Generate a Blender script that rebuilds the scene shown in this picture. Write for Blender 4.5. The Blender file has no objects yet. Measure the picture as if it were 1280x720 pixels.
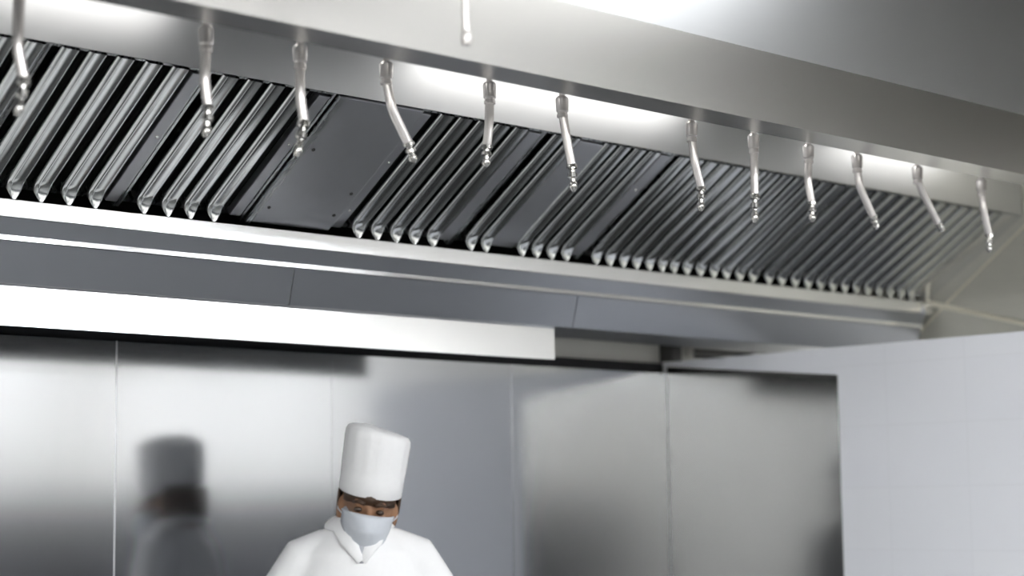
import bpy, bmesh, math, random
from mathutils import Vector, Matrix
random.seed(4)
S = bpy.context.scene
COL = S.collection
CZ = 1.55                      # eye height of the photographer

# ------------------------------------------------------------------ materials
def nodes(name):
    m = bpy.data.materials.new(name); m.use_nodes = True
    nt = m.node_tree
    return m, nt, nt.nodes['Principled BSDF']

def N(nt, t, **k):
    n = nt.nodes.new(t)
    for a, b in k.items():
        setattr(n, a, b)
    return n

def steel(name, col, rough, scale=(2, 60, 60), var=.08, aniso=0.0, cvar=.04, bump=0.0):
    m, nt, b = nodes(name)
    tc = N(nt, 'ShaderNodeTexCoord'); mp = N(nt, 'ShaderNodeMapping')
    mp.inputs['Scale'].default_value = scale
    nz = N(nt, 'ShaderNodeTexNoise'); nz.inputs['Scale'].default_value = 4; nz.inputs['Detail'].default_value = 5
    nt.links.new(tc.outputs['Object'], mp.inputs['Vector']); nt.links.new(mp.outputs[0], nz.inputs['Vector'])
    mr = N(nt, 'ShaderNodeMapRange'); mr.inputs['To Min'].default_value = max(.02, rough-var); mr.inputs['To Max'].default_value = rough+var
    nt.links.new(nz.outputs['Fac'], mr.inputs['Value']); nt.links.new(mr.outputs[0], b.inputs['Roughness'])
    mc = N(nt, 'ShaderNodeMapRange'); mc.inputs['To Min'].default_value = 1-cvar; mc.inputs['To Max'].default_value = 1+cvar
    nt.links.new(nz.outputs['Fac'], mc.inputs['Value'])
    vm = N(nt, 'ShaderNodeVectorMath', operation='SCALE'); vm.inputs[0].default_value = col
    nt.links.new(mc.outputs[0], vm.inputs['Scale']); nt.links.new(vm.outputs[0], b.inputs['Base Color'])
    b.inputs['Metallic'].default_value = 1
    b.inputs['Anisotropic'].default_value = aniso
    if bump:
        bp = N(nt, 'ShaderNodeBump'); bp.inputs['Strength'].default_value = bump; bp.inputs['Distance'].default_value = .002
        nt.links.new(nz.outputs['Fac'], bp.inputs['Height']); nt.links.new(bp.outputs[0], b.inputs['Normal'])
    return m

def plain(name, col, rough=.6, metal=0, var=.06, scale=30, bump=0.0):
    m, nt, b = nodes(name)
    tc = N(nt, 'ShaderNodeTexCoord')
    nz = N(nt, 'ShaderNodeTexNoise'); nz.inputs['Scale'].default_value = scale; nz.inputs['Detail'].default_value = 4
    nt.links.new(tc.outputs['Object'], nz.inputs['Vector'])
    mc = N(nt, 'ShaderNodeMapRange'); mc.inputs['To Min'].default_value = 1-var; mc.inputs['To Max'].default_value = 1+var
    nt.links.new(nz.outputs['Fac'], mc.inputs['Value'])
    vm = N(nt, 'ShaderNodeVectorMath', operation='SCALE'); vm.inputs[0].default_value = col
    nt.links.new(mc.outputs[0], vm.inputs['Scale']); nt.links.new(vm.outputs[0], b.inputs['Base Color'])
    b.inputs['Roughness'].default_value = rough; b.inputs['Metallic'].default_value = metal
    if bump:
        bp = N(nt, 'ShaderNodeBump'); bp.inputs['Strength'].default_value = bump; bp.inputs['Distance'].default_value = .003
        nt.links.new(nz.outputs['Fac'], bp.inputs['Height']); nt.links.new(bp.outputs[0], b.inputs['Normal'])
    return m

def tiles(name, c1, c2, grout, w, h, rough, axis='YZ', mortar=.004):
    m, nt, b = nodes(name)
    tc = N(nt, 'ShaderNodeTexCoord'); sp = N(nt, 'ShaderNodeSeparateXYZ'); cb = N(nt, 'ShaderNodeCombineXYZ')
    nt.links.new(tc.outputs['Object'], sp.inputs[0])
    nt.links.new(sp.outputs['XYZ'.index(axis[0])], cb.inputs[0]); nt.links.new(sp.outputs['XYZ'.index(axis[1])], cb.inputs[1])
    br = N(nt, 'ShaderNodeTexBrick', offset=0.0)
    br.inputs['Color1'].default_value = (*c1, 1); br.inputs['Color2'].default_value = (*c2, 1); br.inputs['Mortar'].default_value = (*grout, 1)
    br.inputs['Scale'].default_value = 1; br.inputs['Brick Width'].default_value = w; br.inputs['Row Height'].default_value = h
    br.inputs['Mortar Size'].default_value = mortar; br.inputs['Mortar Smooth'].default_value = .2
    nt.links.new(cb.outputs[0], br.inputs['Vector']); nt.links.new(br.outputs['Color'], b.inputs['Base Color'])
    b.inputs['Roughness'].default_value = rough
    bp = N(nt, 'ShaderNodeBump', invert=True); bp.inputs['Strength'].default_value = .08; bp.inputs['Distance'].default_value = .001
    nt.links.new(br.outputs['Fac'], bp.inputs['Height']); nt.links.new(bp.outputs[0], b.inputs['Normal'])
    return m

def emit(name, col, s):
    m, nt, b = nodes(name)
    b.inputs['Base Color'].default_value = (.8, .8, .8, 1)
    b.inputs['Emission Color'].default_value = (*col, 1); b.inputs['Emission Strength'].default_value = s
    return m

M = {}
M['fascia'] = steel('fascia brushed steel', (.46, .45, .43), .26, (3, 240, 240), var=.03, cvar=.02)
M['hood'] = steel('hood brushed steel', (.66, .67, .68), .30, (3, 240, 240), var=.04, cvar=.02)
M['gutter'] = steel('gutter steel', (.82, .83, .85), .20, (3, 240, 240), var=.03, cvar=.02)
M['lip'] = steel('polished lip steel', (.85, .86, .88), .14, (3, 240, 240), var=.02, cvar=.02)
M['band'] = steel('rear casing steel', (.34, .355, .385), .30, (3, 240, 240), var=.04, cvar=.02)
M['panel'] = steel('wall sheet steel', (.39, .40, .42), .13, (240, 240, 3), var=.02, cvar=.02)
M['endsheet'] = steel('side sheet steel', (.38, .38, .37), .13, (240, 240, 3), var=.02, cvar=.02)
M['olive'] = steel('hood end steel', (.56, .55, .49), .48, (20, 3, 20), var=.08, cvar=.08)
M['olive'].node_tree.nodes['Principled BSDF'].inputs['Metallic'].default_value = .55
M['baffle'] = steel('baffle filter steel', (.74, .76, .76), .16, (20, 1, 1), var=.015, cvar=.01)
M['frame'] = steel('filter frame steel', (.58, .60, .61), .28, (30, 3, 3), var=.08)
M['plate'] = steel('blank plate steel', (.62, .63, .66), .38, (8, 8, 8), var=.06)
M['nozzle'] = steel('nozzle polished pipe', (.98, .94, .92), .20, (20, 20, 4), var=.06)
M['nozzle'].node_tree.nodes['Principled BSDF'].inputs['Metallic'].default_value = .6
M['tip'] = steel('nozzle tip chrome', (.66, .65, .63), .12, (20, 20, 20), var=.04)
M['rivet'] = steel('rivet steel', (.8, .8, .78), .2, (20, 20, 20), var=.05)
M['screw'] = steel('dark screw', (.10, .10, .10), .4, (20, 20, 20), var=.05)
M['seam'] = steel('seam strip steel', (.55, .56, .58), .3, (20, 20, 2), var=.04)
M['creamstrip'] = steel('hood end cream', (.86, .82, .70), .42, (20, 20, 20), var=.08)
M['unlit_black'] = plain('unlit plenum black', (.02, .02, .02), .8)  # black colour stands in for the unlit inside of the plenum
M['dark'] = plain('painted gap black', (.012, .012, .014), .7)
M['cream'] = plain('cream paint', (.86, .85, .80), .6, scale=6)
M['tile'] = tiles('white glazed tile', (.90, .915, .965), (.89, .905, .96), (.87, .885, .935), .30, .20, .2, 'YZ', .003)
M['ceiling'] = plain('ceiling paint', (.80, .80, .78), .8, scale=4)
M['floor'] = tiles('dark quarry tile', (.10, .10, .10), (.115, .115, .112), (.06, .06, .06), .2, .2, .45, 'XY')
M['upperwall'] = plain('pale wall paint', (.84, .82, .78), .7, scale=4)
M['darkwall'] = plain('dark lower band', (.05, .052, .058), .5, scale=4)  # lower wall band standing in for dark equipment mirrored in the steel
M['added_soffit'] = plain('dark painted soffit', (.15, .145, .14), .7, scale=4)  # for unseen boxes added to darken what the hood steel mirrors
M['sidewall'] = plain('shaded wall', (.22, .21, .20), .7, scale=4)
M['cloth'] = plain('white cotton', (.92, .92, .93), .85, scale=60, bump=.15, var=.02)
M['hat'] = plain('white hat cotton', (.94, .94, .95), .85, scale=60, bump=.15, var=.02)
M['mask'] = plain('mask fabric', (.60, .63, .68), .85, scale=80, bump=.15, var=.03)
M['scarf'] = plain('neckerchief shaded grey', (.42, .43, .47), .85, scale=60, bump=.2)  # white cloth greyed for the neck shadow inside the V
M['trousers'] = plain('black trousers', (.03, .03, .035), .85)
M['skin'] = plain('skin', (.30, .16, .09), .5, scale=50)
M['hair'] = plain('dark brown hair', (.055, .028, .014), .55, scale=150, var=.4)
M['eye'] = plain('eye', (.05, .03, .02), .2)
M['shoe'] = plain('black shoe', (.02, .02, .02), .4)

# ------------------------------------------------------------------ helpers
def obj(name, bm, mat, parent=None, smooth=None, mods=None):
    bmesh.ops.recalc_face_normals(bm, faces=bm.faces[:])
    me = bpy.data.meshes.new(name); bm.to_mesh(me); bm.free()
    me.materials.append(mat)
    if smooth is not None:
        for p in me.polygons: p.use_smooth = True
        if smooth < 3: me.set_sharp_from_angle(angle=smooth)
    o = bpy.data.objects.new(name, me); COL.objects.link(o)
    if parent is not None: o.parent = parent
    return o

def tag(o, label, cat, group=None):
    o['label'] = label; o['category'] = cat
    if group: o['group'] = group
    return o

def thing(name, label, cat, loc=(0, 0, 0), group=None):
    o = bpy.data.objects.new(name, None); COL.objects.link(o)
    o.location = loc; o.empty_display_size = .1
    return tag(o, label, cat, group)

def struct(name, bm, mat):
    o = obj(name, bm, mat); o['kind'] = 'structure'
    return o

def box(bm, a, b, bev=0.0):
    r = bmesh.ops.create_cube(bm, size=1)
    vs = r['verts']
    for v in vs:
        v.co = Vector([(a[i]+b[i])/2 + v.co[i]*(b[i]-a[i]) for i in range(3)])
    if bev:
        es = list({e for v in vs for e in v.link_edges})
        bmesh.ops.bevel(bm, geom=es, offset=bev, segments=2, affect='EDGES', profile=.6)
    return bm

def sheet(bm, prof, x0, x1, th=.004):
    """a folded sheet: (y, z) profile run along X, given thickness"""
    n = len(prof)
    P = [Vector(p) for p in prof]
    off = []
    for i in range(n):
        d = Vector((0, 0))
        if i > 0: e = (P[i]-P[i-1]).normalized(); d += Vector((-e.y, e.x))
        if i < n-1: e = (P[i+1]-P[i]).normalized(); d += Vector((-e.y, e.x))
        d.normalize(); off.append(P[i]+d*th)
    loop = P+off[::-1]
    A = [bm.verts.new((x0, p.x, p.y)) for p in loop]; B = [bm.verts.new((x1, p.x, p.y)) for p in loop]
    m = len(loop)
    for i in range(m):
        bm.faces.new((A[i], A[(i+1) % m], B[(i+1) % m], B[i]))
    for i in range(n-1):
        bm.faces.new((A[i], A[i+1], A[m-2-i], A[m-1-i])); bm.faces.new((B[i], B[m-1-i], B[m-2-i], B[i+1]))
    return bm

def prism(bm, poly, axis, a, b):
    """polygon extruded along an axis; poly in the other two axes in order"""
    def mk(p, v):
        c = list(p); c.insert(axis, v); return bm.verts.new(c)
    A = [mk(p, a) for p in poly]; B = [mk(p, b) for p in poly]
    n = len(poly)
    bm.faces.new(A); bm.faces.new(B[::-1])
    for i in range(n): bm.faces.new((A[i], B[i], B[(i+1) % n], A[(i+1) % n]))
    return bm

def tube(bm, pts, rad, seg=14, caps=True):
    pts = [Vector(p) for p in pts]
    if not isinstance(rad, (list, tuple)): rad = [rad]*len(pts)
    rings = []; up = None
    for i, p in enumerate(pts):
        t = (pts[min(i+1, len(pts)-1)]-pts[max(i-1, 0)]).normalized()
        if up is None:
            up = Vector((1, 0, 0)) if abs(t.x) < .8 else Vector((0, 1, 0))
        s = t.cross(up).normalized(); up = s.cross(t).normalized()
        r = rad[i]; rx, ry = r if isinstance(r, tuple) else (r, r)
        rings.append([bm.verts.new(p+up*math.cos(2*math.pi*k/seg)*rx+s*math.sin(2*math.pi*k/seg)*ry) for k in range(seg)])
    for a, b in zip(rings, rings[1:]):
        for k in range(seg): bm.faces.new((a[k], a[(k+1) % seg], b[(k+1) % seg], b[k]))
    if caps: bm.faces.new(rings[0][::-1]); bm.faces.new(rings[-1])
    return bm

def lathe(bm, prof, origin=(0, 0, 0), axis=Vector((0, 0, 1)), seg=20):
    pts = [Vector(origin)+axis.normalized()*h for h, r in prof]
    d = 1e-6
    # straight axis: build the rings by hand
    ax = axis.normalized(); u = ax.orthogonal().normalized(); w = ax.cross(u)
    rings = [[bm.verts.new(p+(u*math.cos(2*math.pi*k/seg)+w*math.sin(2*math.pi*k/seg))*r) for k in range(seg)] for p, (h, r) in zip(pts, prof)]
    for a, b in zip(rings, rings[1:]):
        for k in range(seg): bm.faces.new((a[k], a[(k+1) % seg], b[(k+1) % seg], b[k]))
    bm.faces.new(rings[0][::-1]); bm.faces.new(rings[-1])
    return bm

def ellipsoid(bm, c, r, u=20, v=14, rot=None):
    q = bmesh.ops.create_uvsphere(bm, u_segments=u, v_segments=v, radius=1)
    for w in q['verts']:
        p = Vector((w.co.x*r[0], w.co.y*r[1], w.co.z*r[2]))
        if rot: p = rot @ p
        w.co = p+Vector(c)
    return q['verts']

B = bmesh.new
Z = lambda z: z+CZ

# ------------------------------------------------------------------ the setting
PX = 5.044
XL, XR, YF, YB, ZC = -3.2, 7.4, -3.4, 4.60, 1.78
ZL = 1.54
struct('floor', box(B(), (XL, YF, -.06), (XR, YB, 0)), M['floor'])
struct('ceiling', box(B(), (XL, YF, Z(ZC)), (XR, YB+.1, Z(ZC)+.08)), M['ceiling'])
struct('added_trim_1', box(B(), (4.95, .60, Z(ZC)-.06), (XR, 2.78, Z(ZC)-.002)), M['added_soffit'])  # unseen dark ceiling section, added to darken the hood front's reflection
struct('added_trim_3', box(B(), (6.7, -.45, 2.98), (XR-.001, 2.70, Z(ZC)-.062)), M['added_soffit'])  # unseen bulkhead added to keep the pale wall out of the fascia
struct('added_trim_2', box(B(), (5.05, YF, Z(ZC)-.06), (XR, .60, Z(ZC)-.002)), M['added_soffit'])
struct('wall_back', box(B(), (XL, YB, 0), (XR, YB+.1, Z(ZC))), M['cream'])
struct('wall_left', box(B(), (XL-.1, YF, 0), (XL, YB+.1, Z(ZC))), M['upperwall'])
BAND_TOP = 1.66  # top of the dark band added for the steel to mirror
struct('wall_right', box(B(), (XR, YF, 0), (XR+.1, YB+.1, Z(ZC))), M['upperwall'])
struct('trim_right', box(B(), (XR-.02, YF, 0), (XR+.001, YB, BAND_TOP)), M['darkwall'])
struct('wall_front', box(B(), (XL-.1, YF-.1, BAND_TOP), (XR+.1, YF, Z(ZC))), M['upperwall'])
struct('trim_front', box(B(), (XL-.1, YF-.1, 0), (XR+.1, YF+.02, BAND_TOP)), M['darkwall'])
struct('wall_partition', box(B(), (PX, 2.85, 0), (PX+.12, YB-.02, Z(.517)), .003), M['tile'])

# steel sheets on the back wall, each lapped to the next by a seam strip
edges = [1.25, 2.005, 2.76, 3.515, 4.27, PX-.004]
names = ['steel wall sheet at the far left behind the frame edge, left of the chef reflection',
         'steel wall sheet at the left edge of the photo, beside the bright vertical seam',
         'steel wall sheet mirroring the grey figure of the chef',
         'steel wall sheet directly behind the white-hatted chef',
         'steel wall sheet meeting the side sheet in the corner']
for i in range(1, 5):
    x0, x1 = edges[i], edges[i+1]
    t = thing('wall_panel', names[i], 'wall panel', (x0, YB, .08), 'steel sheets on the back wall')
    bm = B(); box(bm, (0.001, -.05, 0), (x1-x0-.001, -.002, Z(.476)-.08), .002)
    obj('sheet', bm, M['panel'], t)
    bm = B(); box(bm, (-.0028, -.0508, 0), (.0028, -.0495, Z(.476)-.08), .001)
    obj('seam_strip', bm, M['seam' if i == 2 else 'panel'], t)
struct('gap_strip', box(B(), (1.2, YB-.03, Z(.470)), (PX-.002, YB-.002, Z(.512))), M['dark'])  # black strip painting in the shadow gap above the sheets
# sheet on the partition
bm = B(); prism(bm, [(YB-.052, .0), (3.79, .0), (3.79, Z(.424)), (YB-.052, Z(.499))], 0, PX-.005, PX-.0005)
t = obj('side_panel_sheet', bm, M['endsheet'])
t.name = 'splash_sheet'
tag(t, 'dark steel sheet with a slanting top on the white tiled partition', 'wall panel')
# bracket and slot behind the partition
bm = B(); box(bm, (5.055, YB-.06, Z(.40)), (5.115, YB-.001, Z(.60)), .004)
tag(obj('wall_bracket', bm, M['screw']), 'dark upright bracket on cream wall in the gap under the hood', 'bracket')
t = thing('wall_vent', 'dark slotted vent in the cream wall just above the white partition', 'vent', (5.2, YB, Z(.53)))
bm = B(); box(bm, (0, -.03, 0), (.36, -.001, .075), .006)
obj('frame', bm, M['cream'], t)
bm = B()
for k in range(3): box(bm, (.012, -.034, .012+k*.018), (.348, -.029, .024+k*.018))
obj('slats', bm, M['dark'], t)

# ------------------------------------------------------------------ exhaust hood
HX0, HX1 = .9, 5.972
yb, yt = 4.05, 3.637
zb, zt = .757, 1.0265
hood = thing('exhaust_hood', 'long stainless steel kitchen exhaust hood over the back wall', 'exhaust hood', (0, 0, CZ))
YH = 2.8
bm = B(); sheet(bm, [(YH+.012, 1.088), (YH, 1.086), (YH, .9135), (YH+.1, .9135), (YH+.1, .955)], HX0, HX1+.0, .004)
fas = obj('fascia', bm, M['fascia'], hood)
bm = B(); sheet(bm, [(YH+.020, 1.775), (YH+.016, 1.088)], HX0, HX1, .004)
obj('upper_front', bm, M['hood'], hood)
bm = B(); sheet(bm, [(yt, zt+.006), (yt, 1.30)], HX0, HX1-.002, -.004)
obj('plenum_face', bm, M['hood'], hood)
bm = B(); sheet(bm, [(YH+.034, 1.30), (yt-.005, 1.30)], HX0, HX1-.002, .004)
obj('roof', bm, M['hood'], hood)
bm = B(); sheet(bm, [(YH+.030, 1.09), (YH+.030, 1.296)], HX0, HX1-.002, -.003)
obj('inner_front', bm, M['hood'], hood)
# end panels (outline in y, z)
out = [(YH+.002, .9155), (YH+.1, .9155), (3.40, .70), (3.98, .615), (4.13, .605), (YB-.02, .63), (YB-.02, 1.49), (YH+.1, 1.49), (YH+.02, 1.09), (YH+.002, 1.085)]
out = [(YH+.002, .6), (YB-.02, .6), (YB-.02, 1.77), (YH+.026, 1.77), (YH+.022, 1.09), (YH+.002, 1.085)]
bm = B(); prism(bm, out, 0, HX1, HX1+.006)
endp = obj('end_panel', bm, M['olive'], hood)
bm = B()
tube(bm, [(HX1-.004, 3.60, 1.012), (HX1-.004, 3.968, .743), (HX1-.004, 4.15, .600)], .0045, 8)
obj('edge_bead', bm, M['creamstrip'], endp, 1)
bm = B()
pa, pb = Vector((HX1-.006, 4.08, .757)), Vector((HX1-.006, 3.55, .612))
tube(bm, [pa, pb], [(.006, .011), (.006, .007)], 8)
obj('cream_strip', bm, M['creamstrip'], endp, 1)  # cream strip sloping across the end panel
bm = B(); prism(bm, out, 0, HX0-.006, HX0)
obj('end_panel', bm, M['hood'], hood)
# filter plane helper
U = Vector((0, yt-yb, zt-zb)); L = U.length; U.normalize()
NRM = Vector((0, -U.z, U.y)); NRM = NRM if NRM.y < 0 and NRM.z < 0 else Vector((0, -abs(U.z), -abs(U.y)))
O = Vector((0, yb, zb))
FM = Matrix(((1, 0, 0, 0), (0, U.y, NRM.y, yb), (0, U.z, NRM.z, zb), (0, 0, 0, 1)))   # (x, s, t) -> hood space
def fp(x, s, t): return FM @ Vector((x, s, t))
# plenum back (black in place of its unlit depth), the closing strip right of the filters, lower ledge
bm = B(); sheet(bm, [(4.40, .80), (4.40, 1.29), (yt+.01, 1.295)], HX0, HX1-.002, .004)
obj('plenum_lining', bm, M['unlit_black'], hood)
def slab(bm, x0, x1, s0, s1, t0, t1, bev=0):
    b2 = B(); box(b2, (x0, s0, t0), (x1, s1, t1), bev)
    bmesh.ops.transform(b2, matrix=FM, verts=b2.verts[:])
    me = bpy.data.meshes.new('tmp'); b2.to_mesh(me); b2.free(); bm.from_mesh(me); bpy.data.meshes.remove(me)
bm = B(); slab(bm, 5.846, HX1-.002, -.015, L, -.012, -.001, .001)
obj('closing_strip', bm, M['gutter'], hood)
# gutter: bright face, hidden trough
gx1 = 5.90
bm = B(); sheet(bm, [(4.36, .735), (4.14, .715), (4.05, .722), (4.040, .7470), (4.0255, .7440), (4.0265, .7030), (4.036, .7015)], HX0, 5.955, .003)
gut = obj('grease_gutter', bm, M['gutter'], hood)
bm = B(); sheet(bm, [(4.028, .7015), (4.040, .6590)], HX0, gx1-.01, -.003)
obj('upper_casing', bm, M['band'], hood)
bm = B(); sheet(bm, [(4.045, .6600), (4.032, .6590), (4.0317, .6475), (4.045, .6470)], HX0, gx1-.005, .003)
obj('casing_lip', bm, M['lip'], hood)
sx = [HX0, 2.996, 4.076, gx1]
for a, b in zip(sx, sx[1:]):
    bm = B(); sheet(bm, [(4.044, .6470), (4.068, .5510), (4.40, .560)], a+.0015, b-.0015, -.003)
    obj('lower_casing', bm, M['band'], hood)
bm = B(); sheet(bm, [(4.0900, .5535), (4.0884, .4490), (4.108, .4490)], HX0, 4.02, .003)
obj('bottom_skirt', bm, M['lip'], hood)
bm = B(); prism(bm, [(4.026, .740), (4.020, .703), (4.040, .65), (4.070, .552), (4.40, .562), (4.40, .735)], 0, gx1-.012, gx1-.002)
obj('casing_end', bm, M['band'], hood)

# ------------------------------------------------------------------ baffle filters (each lifts out)
def baffle(bm, xc, w, s0=.012, s1=None, d=.032):
    s1 = s1 or L-.002
    h = w/2; r = .0105 if xc < 2.9 else .0075 if xc < 4.1 else .0050; q = min(r, .006)
    ins = .005 if xc < 3.1 else .011
    prof = [(-h+ins, -d), (-h+ins, -r-.004), (-h, -r-.0015), (-h, -r)]
    for k in range(1, 6):
        a = math.pi/2*k/5
        prof.append((-h+r-r*math.cos(a), -r+r*math.sin(a)))
    prof += [(-h+r+.0012, -.0016), (-h+r+.0030, -.0004), (-h+r+.0048, -.0010), (h*.35, -.0010), (h-q-.003, -.0004)]
    for k in range(0, 6):
        a = math.pi/2*(1-k/5)
        prof.append((h-q+q*math.cos(a), -q+q*math.sin(a)))
    prof += [(h, -q-.0015), (h-ins, -q-.004), (h-ins, -d)]
    st = [(s0+.006, .22, .027), (s0+.011, .55, .0205), (s0+.018, .84, .0115), (s0+.026, .97, .0045), (s0+.036, 1, .001), (s0+.05, 1, 0), (s1, 1, 0)]
    rings = []
    for s, k, dt in st:
        rings.append([bm.verts.new(fp(xc+x*k, s+(.0 if t > -d+.001 else (s0+.05-s)*.8 if s < s0+.05 else 0), t+dt if t > -d+.001 else t)) for x, t in prof])
    for a, b in zip(rings, rings[1:]):
        for i in range(len(prof)-1):
            bm.faces.new((a[i], a[i+1], b[i+1], b[i]))
    bm.faces.new(rings[0])
    return bm

def back_row(bm, xs, w):
    # second, staggered row of channels behind the first
    for x0, x1 in zip(xs, xs[1:]):
        if x1-x0 > .1: continue
        c = (x0+x1)/2; h = (x1-x0)*.34
        rr = [[bm.verts.new(fp(c+x, s, t)) for x, t in ((-h, -.034), (-h, -.060), (h, -.060), (h, -.034))] for s in (.0, L-.01)]
        for i in range(3): bm.faces.new((rr[0][i], rr[0][i+1], rr[1][i+1], rr[1][i]))

FG = 'baffle filters in the hood'
filters = [
 (1.600, 2.030, [1.640, 1.712, 1.784, 1.856, 1.928, 1.998], [], 'baffle filter at the extreme left of the hood, partly cut off by the photo edge'),
 (2.032, 2.452, [2.083, 2.153, 2.225, 2.300, 2.373], [2.428], 'black-gapped baffle filter behind the leftmost hanging nozzle'),
 (2.455, 2.832, [2.512, 2.583, 2.650, 2.722], [2.800], 'baffle filter bordering the left side of the blank plate'),
 (3.116, 3.560, [3.199, 3.265, 3.334, 3.401, 3.470], [3.134, 3.527], 'baffle filter bordering the right side of the blank plate'),
 (3.562, 4.090, [3.616, 3.676, 3.822, 3.882, 3.945, 4.008], [3.750, 4.062], 'baffle filter with one wide flat strip among its baffles'),
 (4.092, 4.527, [4.138, 4.200, 4.262, 4.322, 4.382, 4.442, 4.500], [], 'baffle filter behind the sixth nozzle counted from the left'),
 (4.529, 4.952, [4.562, 4.628, 4.695, 4.760, 4.828, 4.898], [], 'baffle filter third from the olive hood end'),
 (4.954, 5.372, [4.982, 5.052, 5.125, 5.197, 5.268, 5.338], [], 'baffle filter second from the olive hood end'),
 (5.374, 5.842, [5.406, 5.476, 5.545, 5.614, 5.682, 5.750, 5.812], [], 'baffle filter next to the olive hood end'),
]
for fx0, fx1, bl, flats, lab in filters:
    xm = (fx0+fx1)/2
    t = thing('baffle_filter', lab, 'grease filter', (xm, yb, Z(zb)), FG)
    T = Matrix.Translation(Vector((-xm, -yb, -zb)))
    def fin(name, bm, mat, par, sm=None):
        bmesh.ops.transform(bm, matrix=T, verts=bm.verts[:])
        return obj(name, bm, mat, par, sm)
    bm = B()
    slab(bm, fx0, fx1, L-.010, L-.001, -.040, -.012)
    slab(bm, fx0, fx1, -.004, .006, -.062, -.030)
    slab(bm, fx0, fx0+.008, -.004, L-.001, -.062, -.010); slab(bm, fx1-.008, fx1, -.004, L-.001, -.062, -.010)
    fr = fin('frame', bm, M['frame'], t)
    for x in flats:
        w = .10 if abs(x-3.75) < .01 else .046 if x in (3.527, 4.062) else .034
        bm = B(); slab(bm, x-w/2, x+w/2, .016, L-.014, -.028, -.005, .003)
        f = fin('flat_strip', bm, M['plate'], t)
    allx = sorted(bl)
    for i, x in enumerate(allx):
        p = min([abs(x-y) for y in allx if y != x])
        bm = B(); baffle(bm, x, min(.047 if x < 3.1 else .052, p*(.66 if x < 3.1 else .74))); fin('baffle', bm, M['baffle'], t, math.radians(24))
    bm = B(); back_row(bm, sorted(bl+flats), .03); fin('rear_baffles', bm, M['unlit_black'], t)  # rear channels coloured black for the shade behind the gaps
    for x, s in {0: [], 1: [(2.430, .26)], 2: [(2.800, .3)], 3: [(3.134, .29), (3.134, .09)], 4: [(4.062, .33)]}.get(filters.index((fx0, fx1, bl, flats, lab)), []):
        bm = B(); lathe(bm, [(-.002, .0045), (.002, .0042), (.004, .002)], fp(x, s, -.004), NRM, 12); fin('rivet', bm, M['rivet'], t, 1)

# blank plate between the filters
t = thing('blank_plate', 'plain grey steel plate filling a gap between two baffle filters', 'cover plate', (2.97, yb, Z(zb)))
T = Matrix.Translation(Vector((-2.97, -yb, -zb)))
bm = B(); slab(bm, 2.842, 3.112, .006, L-.002, -.010, .001, .001); bmesh.ops.transform(bm, matrix=T, verts=bm.verts[:]); obj('plate', bm, M['plate'], t)
bm = B(); slab(bm, 2.838, 2.856, .004, L-.002, -.02, .004, .001); bmesh.ops.transform(bm, matrix=T, verts=bm.verts[:]); obj('edge_fold', bm, M['frame'], t)
for x, s in ((2.875, .07), (3.09, .07), (2.875, .30), (3.09, .16)):
    bm = B(); lathe(bm, [(-.002, .005), (.0025, .005), (.004, .003)], fp(x, s, .001), NRM, 10); bmesh.ops.transform(bm, matrix=T, verts=bm.verts[:]); obj('screw', bm, M['screw'], t, 1)

# ------------------------------------------------------------------ hanging nozzles
YN = 3.10
NG = 'spray nozzles hanging in a row behind the hood rim'
# top x, z ; bend ; end of pipe ; tip end   (in metres, relative to eye height)
noz = [
 (1.664, 1.02, 1.662, .86, 1.676, .800, 1.664, .728, 'leftmost hanging nozzle, cut off by the top left of the photo'),
 (2.078, .968, 2.074, .86, 2.083, .806, 2.078, .740, 'nozzle second from the left, hanging straight with a small hook at its top'),
 (2.312, .968, 2.312, .86, 2.322, .806, 2.302, .728, 'nozzle third from the left, in front of the blank plate'),
 (2.545, .968, 2.560, .866, 2.607, .796, 2.624, .752, 'fourth nozzle from the left, bent sharply to the right'),
 (2.851, .968, 2.848, .87, 2.840, .818, 2.836, .768, 'nozzle fifth from the left, straight, just right of the bent one'),
 (3.085, .968, 3.098, .87, 3.114, .806, 3.118, .742, 'sixth nozzle from the left, leaning slightly right with a beaded tip'),
 (3.548, .968, 3.556, .87, 3.580, .802, 3.574, .740, 'seventh nozzle from the left, first after a wide gap in the row'),
 (3.794, .968, 3.794, .87, 3.793, .806, 3.788, .730, 'eighth nozzle from the left, the straightest of the right half'),
 (4.026, .968, 4.020, .87, 4.034, .812, 4.034, .756, 'ninth nozzle from the left, short and nearly straight'),
 (4.246, .968, 4.252, .88, 4.312, .800, 4.328, .764, 'tenth nozzle from the left, kinked to the right, third from the right end'),
 (4.536, .968, 4.562, .89, 4.632, .812, 4.652, .786, 'nozzle second from the right end, slanting to the right'),
 (4.868, .968, 4.873, .88, 4.900, .800, 4.897, .745, 'rightmost hanging nozzle, in front of the filter end'),
]
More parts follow.
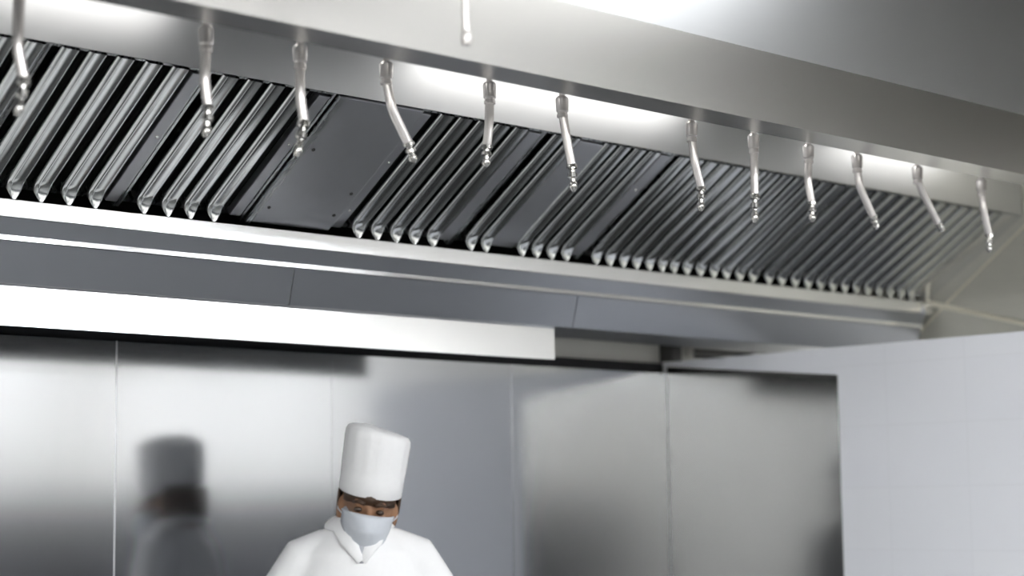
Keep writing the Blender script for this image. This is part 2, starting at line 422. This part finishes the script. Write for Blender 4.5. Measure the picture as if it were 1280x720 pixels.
for x0, z0, x1, z1, x2, z2, x3, z3, lab in noz:
    t = thing('spray_nozzle', lab, 'nozzle', (x0, YN, Z(z0)), NG)
    rel = lambda x, z, y=0: Vector((x-x0, y, z-z0))
    bm = B()
    mids = []
    p0, p1, p2 = rel(x0, z0-.035), rel(x1, z1), rel(x2, z2)
    for k in range(13):
        u = k/12
        # two straight runs joined by a short bend
        a = p0.lerp(p1, min(1, u*2)); b = p1.lerp(p2, max(0, u*2-1))
        mids.append(a if u < .5 else b)
    sm = mids[:]
    for _ in range(2):
        sm = [sm[0]]+[(sm[i-1]+sm[i]*2+sm[i+1])/4 for i in range(1, 12)]+[sm[-1]]
    tube(bm, sm, .0106, 16)
    obj('pipe', bm, M['nozzle'], t, 1)
    bm = B()
    lathe(bm, [(0, .0105), (.001, .0132), (.008, .0132), (.009, .0118), (.013, .0118), (.016, .0145), (.044, .0160), (.048, .0150), (.052, .0110)], rel(x0, z0-.050), Vector((0, 0, 1)), 18)
    cp = obj('coupling', bm, M['nozzle'], t, .6)
    bm = B()
    tube(bm, [rel(x0, z0-.004), rel(x0-.002, z0+.012), rel(x0-.012, z0+.022), rel(x0-.026, z0+.026)], .0062, 10)
    obj('hook', bm, M['nozzle'], t, 1)
    bm = B(); tube(bm, [rel(x0, z0-.002), rel(x0, 1.299)], .0075, 12)
    obj('drop_pipe', bm, M['nozzle'], t, 1)
    # beaded tip
    d = rel(x3, z3)-p2; n = d.length; ax = d.normalized(); dn = p2-ax*.004
    k = n/.07
    bm = B()
    lathe(bm, [(0, .0108), (.003*k, .0130), (.012*k, .0130), (.015*k, .0074), (.021*k, .0070), (.024*k, .0112), (.034*k, .0120), (.038*k, .0072),
               (.046*k, .0068), (.050*k, .0098), (.060*k, .0104), (.066*k, .0080), (.072*k, .0040)], dn, ax, 16)
    obj('nozzle_tip', bm, M['tip'], t, .7)
# pipe in front of the fascia
t = thing('drop_nozzle', 'blurred white pipe end hanging in front of the pale hood fascia at the top edge', 'nozzle', (2.24, 2.50, Z(ZC)))
DZ = ZC-1.52
bm = B(); tube(bm, [(0, 0, 0), (0, 0, -.62-DZ), (.002, 0, -.655-DZ)], .0072, 14); obj('pipe', bm, M['nozzle'], t, 1)
bm = B(); lathe(bm, [(0, .007), (.004, .0095), (.022, .0095), (.028, .0075)], (.002, 0, -.678-DZ), Vector((0, 0, 1)), 16); obj('collar', bm, M['nozzle'], t, .6)
bm = B(); lathe(bm, [(0, .03), (-.006, .03), (-.012, .012)], (0, 0, 0), Vector((0, 0, 1)), 20); obj('ceiling_flange', bm, M['nozzle'], t, .6)

# ------------------------------------------------------------------ person
def remesh(o, vox, it=6):
    r = o.modifiers.new('join', 'REMESH'); r.mode = 'VOXEL'; r.voxel_size = vox; r.use_smooth_shade = True
    s = o.modifiers.new('soften', 'SMOOTH'); s.iterations = it; s.factor = .5
CP = Vector((3.255, 4.09, 0))
chef = thing('person', 'person in a white chef jacket, tall white hat and face mask by the steel wall', 'person', CP)
chef.rotation_euler = (0, 0, math.radians(-36)); chef.scale = (.98, 1.03, 1.07)
def place_head(o):
    o.matrix_local = HM @ o.matrix_local
# head frame: origin at the neck pivot; tilt sideways
HP = Vector((0, 0, 1.346))
HM = Matrix.Translation(HP+Vector((.006, -.012, 0))) @ Matrix.Rotation(math.radians(9), 4, 'Y') @ Matrix.Rotation(math.radians(6), 4, 'X')
def hv(x, y, z): return HM @ Vector((x, y, z))
bm = B()
# torso, neck
tube(bm, [(0, .01, .86), (0, .005, .98), (0, 0, 1.12), (0, 0, 1.26), (0, .005, 1.35), (0, .01, 1.395), (.004, .008, 1.43), (.01, .0, 1.49)],
     [(.155, .105), (.150, .100), (.140, .10), (.165, .105), (.145, .088), (.090, .062), (.056, .056), (.054, .056)], 24)
for sgn in (-1, 1):
    tube(bm, [(sgn*.09, .005, 1.335), (sgn*.160, .008, 1.305), (sgn*.198, .012, 1.245), (sgn*.225, .02, 1.07), (sgn*.226, .015, 1.04), (sgn*.225, -.04, .84), (sgn*.224, -.05, .80)],
         [.056, .054, .050, .041, .040, .030, .027], 16)
    # hand: palm, four fingers, thumb
    tube(bm, [(sgn*.224, -.05, .81), (sgn*.222, -.056, .77), (sgn*.218, -.062, .72)], [(.020, .026), (.016, .040), (.014, .042)], 14)
    for k, ln in enumerate((.070, .080, .075, .058)):
        y = -.094+k*.0215
        tube(bm, [(sgn*.218, y, .73), (sgn*.214, y-.003, .70), (sgn*.206, y-.005, .70-ln*.45), (sgn*.190, y-.003, .70-ln*.85), (sgn*.178, y, .70-ln)],
             [.0105, .010, .009, .008, .006], 10)
    tube(bm, [(sgn*.220, -.08, .785), (sgn*.214, -.112, .755), (sgn*.204, -.124, .725), (sgn*.196, -.126, .700)], [.014, .012, .010, .007], 10)
    tube(bm, [(sgn*.085, .005, .90), (sgn*.090, 0, .70), (sgn*.092, 0, .48), (sgn*.093, .012, .32), (sgn*.094, .018, .09), (sgn*.094, .018, .05)],
         [.093, .080, .056, .055, .040, .042], 18)
    tube(bm, [(sgn*.094, .05, .04), (sgn*.096, -.02, .045), (sgn*.102, -.12, .03), (sgn*.104, -.16, .025)], [(.034, .034), (.038, .038), (.042, .026), (.030, .016)], 14)
# head
def hb(c, r, u=22, v=16): 
    for w in ellipsoid(bm, (0, 0, 0), r, u, v): w.co = HM @ (w.co+Vector(c))
hb((0, .008, .140), (.074, .092, .100)); hb((0, -.018, .070), (.058, .066, .078)); hb((0, -.060, .030), (.026, .022, .022))
tube(bm, [hv(0, -.078, .118), hv(0, -.092, .095), hv(0, -.104, .076), hv(0, -.088, .068)], [.008, .0105, .014, .012], 12)
for s in (-1, 1):
    hb((s*.030, -.074, .124), (.020, .012, .010), 12, 8); hb((s*.036, -.062, .088), (.020, .016, .014), 12, 8)
    hb((s*.078, .008, .098), (.010, .020, .031), 12, 10)
body = obj('body', bm, M['skin'], chef, 4); remesh(body, .0075, 4)
for s in (-1, 1):
    bm = B(); 
    for w in ellipsoid(bm, (0, 0, 0), (.0115, .008, .007), 14, 10): w.co = HM @ (w.co+Vector((s*.031, -.080, .108)))
    obj('eye', bm, M['eye'], chef, 4)
    bm = B(); tube(bm, [hv(s*.014, -.090, .124), hv(s*.030, -.088, .129), hv(s*.048, -.074, .125)], [.0045, .0055, .003], 8); obj('eyebrow', bm, M['hair'], chef, 4)
# hair around the back and sides, under the hat
bm = B()
R = []
for j, (z, k) in enumerate(((.072, .96), (.085, 1.0), (.11, 1.02), (.135, 1.03), (.165, 1.02))):
    ring = []
    for i in range(25):
        a = math.radians(-4 + 188*i/24)
        ring.append((math.cos(a)*.0795*k, .012+math.sin(a)*.094*k, z+(.02 if i in (0, 24) and j < 2 else 0)))
    R.append(ring)
vv = [[bm.verts.new(hv(*p)) for p in r] for r in R]
for a, b in zip(vv, vv[1:]):
    for i in range(24): bm.faces.new((a[i], a[i+1], b[i+1], b[i]))
h = obj('hair', bm, M['hair'], chef, 4)
sd = h.modifiers.new('thick', 'SOLIDIFY'); sd.thickness = .008; sd.offset = 1
# fringe band at the forehead
bm = B()
vv = []
for z, rr in ((.122, .905), (.14, .915), (.158, .90)):
    vv.append([bm.verts.new(hv(math.cos(math.radians(200+140*i/20))*.080*rr, .006+math.sin(math.radians(200+140*i/20))*.098*rr, z+.001*math.sin(i*2.1))) for i in range(21)])
for a, b in zip(vv, vv[1:]):
    for i in range(20): bm.faces.new((a[i], a[i+1], b[i+1], b[i]))
h = obj('hair', bm, M['hair'], chef, 4)
sd = h.modifiers.new('thick', 'SOLIDIFY'); sd.thickness = .005; sd.offset = 1
# mask
bm = B(); vv = []
for j in range(9):
    v = j/8; z = .100-.092*v
    half = 72-18*v
    row = []
    for i in range(21):
        a = math.radians(270-half+2*half*i/20)
        bulge = 1+.27*math.sin(math.pi*min(1, v*1.1+.06))*math.cos((i-10)/10*1.4)
        ry = (.086 if v < .7 else .086-.05*(v-.7))*bulge*1.03
        row.append(bm.verts.new(hv(math.cos(a)*.079*(1-.20*v), -.010+math.sin(a)*ry, z+.004*math.sin(j*1.6))))
    vv.append(row)
for a, b in zip(vv, vv[1:]):
    for i in range(20): bm.faces.new((a[i], a[i+1], b[i+1], b[i]))
mk = obj('face_mask', bm, M['mask'], chef, 4)
sd = mk.modifiers.new('thick', 'SOLIDIFY'); sd.thickness = .003; sd.offset = 1
for s in (-1, 1):
    bm = B(); tube(bm, [hv(s*.072, -.034, .088), hv(s*.083, -.01, .096), hv(s*.086, .018, .112)], .0018, 6); obj('ear_loop', bm, M['mask'], mk, 4)
# hat: upright band and a soft crown
bm = B(); seg = 64
prof = [(.148, .0865), (.150, .0890), (.196, .0900), (.204, .0905), (.208, .0915), (.255, .0925), (.284, .0940), (.298, .0925), (.307, .0860), (.312, .065), (.314, .02)]
rings = []
for z, r in prof:
    rg = []
    for k in range(seg):
        a = 2*math.pi*k/seg
        pl = (1+.010*math.sin(a*16)) if z > .205 else 1
        sag = (-.010*math.cos(a)) if z > .22 else 0
        rg.append(bm.verts.new(hv(math.cos(a)*r*pl, .008+math.sin(a)*r*1.08*pl, z+sag*(z-.2)/.16 + (.010*math.sin(a) if z < .2 else 0))))
    rings.append(rg)
for a, b in zip(rings, rings[1:]):
    for k in range(seg): bm.faces.new((a[k], a[(k+1) % seg], b[(k+1) % seg], b[k]))
bm.faces.new(rings[-1])
hat = obj('chef_hat', bm, M['hat'], chef, 4)
sd = hat.modifiers.new('thick', 'SOLIDIFY'); sd.thickness = .003
# jacket
bm = B()
tube(bm, [(0, .008, .78), (0, .006, .95), (0, 0, 1.12), (0, 0, 1.25), (0, .003, 1.335), (0, .008, 1.375), (0, .012, 1.41)],
     [(.190, .135), (.180, .128), (.168, .122), (.188, .124), (.168, .108), (.120, .084), (.080, .074)], 30)
for s in (-1, 1):
    tube(bm, [(s*.08, .008, 1.345), (s*.160, .008, 1.314), (s*.208, .012, 1.252), (s*.238, .02, 1.07), (s*.239, .014, 1.03), (s*.236, -.036, .86), (s*.235, -.042, .83)],
         [.062, .068, .064, .056, .055, .047, .048], 18)
jk = obj('jacket', bm, M['cloth'], chef, 4); remesh(jk, .009, 6)
# standing collar running down into the V
bm = B()
pts = []
for i in range(25):
    a = math.radians(-46+272*i/24)
    pts.append((math.cos(a)*.080, .006+math.sin(a)*.074, 1.418+.012*math.sin(a)))
pts = [(.003, -.114, 1.318), (.036, -.098, 1.372)]+pts+[(-.036, -.098, 1.372), (-.003, -.116, 1.318)]
for k, p in enumerate(pts): pass
tube(bm, pts, [(.010, .006)]+[(.024, .007)]*(len(pts)-2)+[(.010, .006)], 10)
cl = obj('collar', bm, M['cloth'], jk, 4)
bm = B()
tube(bm, [(0, -.107, 1.312), (0, -.098, 1.345), (0, -.078, 1.385), (0, -.05, 1.42), (0, -.035, 1.45)], [(.006, .008), (.028, .012), (.048, .016), (.056, .030), (.050, .03)], 18)
obj('neckerchief', bm, M['scarf'], chef, 4)
# trousers, shoes
bm = B()
tube(bm, [(0, .008, .78), (0, .008, .90), (0, .008, 1.0)], [(.165, .125), (.165, .118), (.155, .11)], 24)
for s in (-1, 1):
    tube(bm, [(s*.082, .006, .86), (s*.092, 0, .70), (s*.095, 0, .48), (s*.096, .012, .30), (s*.097, .018, .09)], [.105, .096, .078, .074, .068], 18)
tr = obj('trousers', bm, M['trousers'], chef, 4); remesh(tr, .010, 5)
for s in (-1, 1):
    bm = B(); tube(bm, [(s*.094, .085, .045), (s*.095, .05, .05), (s*.097, -.03, .052), (s*.102, -.11, .04), (s*.104, -.17, .032), (s*.104, -.19, .03)],
                   [(.028, .036), (.042, .048), (.046, .050), (.050, .038), (.042, .030), (.022, .020)], 16)
    obj('shoe', bm, M['shoe'], chef, 4)

# ------------------------------------------------------------------ unseen light panels added for the steel to mirror; hood lamps
LG = 'added light panels'
def added_light(x, y, w, d, s, lab, z=None, col=(.96, .98, 1)):
    z = ZC-(.06 if x > PX and y < 2.7 else 0) if z is None else z
    t = thing('added_light', lab, 'added light', (x, y, Z(z)), LG)
    if z < ZC-.1:
        for q in (-1, 1):
            bm = B(); tube(bm, [(q*w*.4, 0, -.005), (q*w*.4, 0, ZC-z-(.06 if x > PX else 0))], .006, 8); obj('hanging_rod', bm, M['frame'], t, 1)
        bm = B(); box(bm, (-w/2-.03, -d/2-.03, -.012), (w/2+.03, d/2+.03, 0)); obj('back_plate', bm, M['frame'], t)
    bm = B()
    box(bm, (-w/2-.03, -d/2-.03, -.03), (w/2+.03, -d/2, 0)); box(bm, (-w/2-.03, d/2, -.03), (w/2+.03, d/2+.03, 0))
    box(bm, (-w/2-.03, -d/2, -.03), (-w/2, d/2, 0)); box(bm, (w/2, -d/2, -.03), (w/2+.03, d/2, 0))
    obj('frame', bm, M['frame'], t)
    bm = B(); box(bm, (-w/2, -d/2, -.022), (w/2, d/2, -.012))
    obj('diffuser', bm, emit('light diffuser', col, s), t)
for x in (-.6, .6, 1.8, 3.0, 4.2):
    added_light(x, .75, 1.1, .9, .8, 'added wide soft light panel in the row nearest the hood, above the frame')
added_light(4.15, 1.55, 1.3, .6, 4, 'added light panel close to the hood front, above the frame')
for x in (-2.2, -.9, .4, 1.7, 3.0, 4.3):
    added_light(x, -.5, 1.2, .5, 22, 'added bright suspended light panel in the middle row behind the photographer', ZL)
for x in (-2.2, -.9, .4, 1.7, 3.0, 4.3):
    added_light(x, -2.4, 1.2, 1.0, 16, 'added bright suspended light panel in the rear row behind the photographer', ZL)
for y in (-2.6, -.9):
    added_light(6.3, y, 1.2, .6, 24, 'added suspended light panel beyond the white partition, out of frame', ZL)
added_light(6.75, 3.5, .6, 1.2, 18, 'added light panel beside the hood end, out of frame')
def hood_lamp(x, ln, s, lab):
    h = ln/2
    t = thing('hood_lamp', lab, 'hood lamp', (x, 3.25, Z(1.298)), 'lamps under the hood roof')
    bm = B(); box(bm, (-h-.02, -.06, -.025), (h+.02, .06, 0), .006); obj('housing', bm, M['hood'], t)
    bm = B(); box(bm, (-h, -.045, -.04), (h, .045, -.026), .005); obj('lamp_lens', bm, emit('hood lamp lens', (1, .975, .94), s), t)
hood_lamp(2.3, .5, 5, 'hood lamp over the second nozzle, hidden by the rim')
hood_lamp(3.95, 1.1, 6, 'long hood lamp over the eighth nozzle, hidden by the rim')
hood_lamp(5.65, .6, 5, 'hood lamp nearest the olive hood end, hidden by the rim')

# unseen white-topped counter added below the hood to brighten the baffles
t = thing('added_counter', 'added unseen counter with a white top under the left part of the hood', 'counter', (.4, YB, 0))
bm = B(); box(bm, (0, -.82, .86), (1.95, -.07, .90), .006); obj('worktop', bm, M['hat'], t)
bm = B(); box(bm, (.04, -.72, .22), (1.91, -.09, .25), .004); obj('shelf', bm, M['gutter'], t)
for x in (.07, 1.88):
    for y in (-.70, -.12):
        bm = B(); tube(bm, [(x, y, 0), (x, y, .862)], .02, 12); obj('leg', bm, M['gutter'], t, 1)

w = bpy.data.worlds.new('World'); S.world = w; w.use_nodes = True
w.node_tree.nodes['Background'].inputs[0].default_value = (.75, .82, .95, 1)
w.node_tree.nodes['Background'].inputs[1].default_value = .6

# ------------------------------------------------------------------ camera
cd = bpy.data.cameras.new('camera'); cam = bpy.data.objects.new('camera', cd); COL.objects.link(cam)
right = Vector((0.72961574, -0.6837448, -0.01240612)); down = Vector((0.07063611, 0.09339447, -0.99312034)); fwd = Vector((0.68019954, 0.72371992, 0.11643915))
mw = Matrix.Identity(4)
for i in range(3):
    mw[i][0] = right[i]; mw[i][1] = -down[i]; mw[i][2] = -fwd[i]
mw[2][3] = CZ
cam.matrix_world = mw
cd.sensor_width = 36; cd.lens = 36*2340/1280
cd.clip_start = .05
cd.dof.use_dof = True; cd.dof.focus_distance = 4.6; cd.dof.aperture_fstop = 1.75
S.camera = cam
S.view_settings.view_transform = 'Standard'; S.view_settings.look = 'None'
S.view_settings.exposure = .25; S.view_settings.gamma = 1; S.view_settings.use_curve_mapping = False
S.cycles.use_denoising = True
S.cycles.max_bounces = 10; S.cycles.glossy_bounces = 6; S.cycles.diffuse_bounces = 4
S.cycles.sample_clamp_indirect = 6
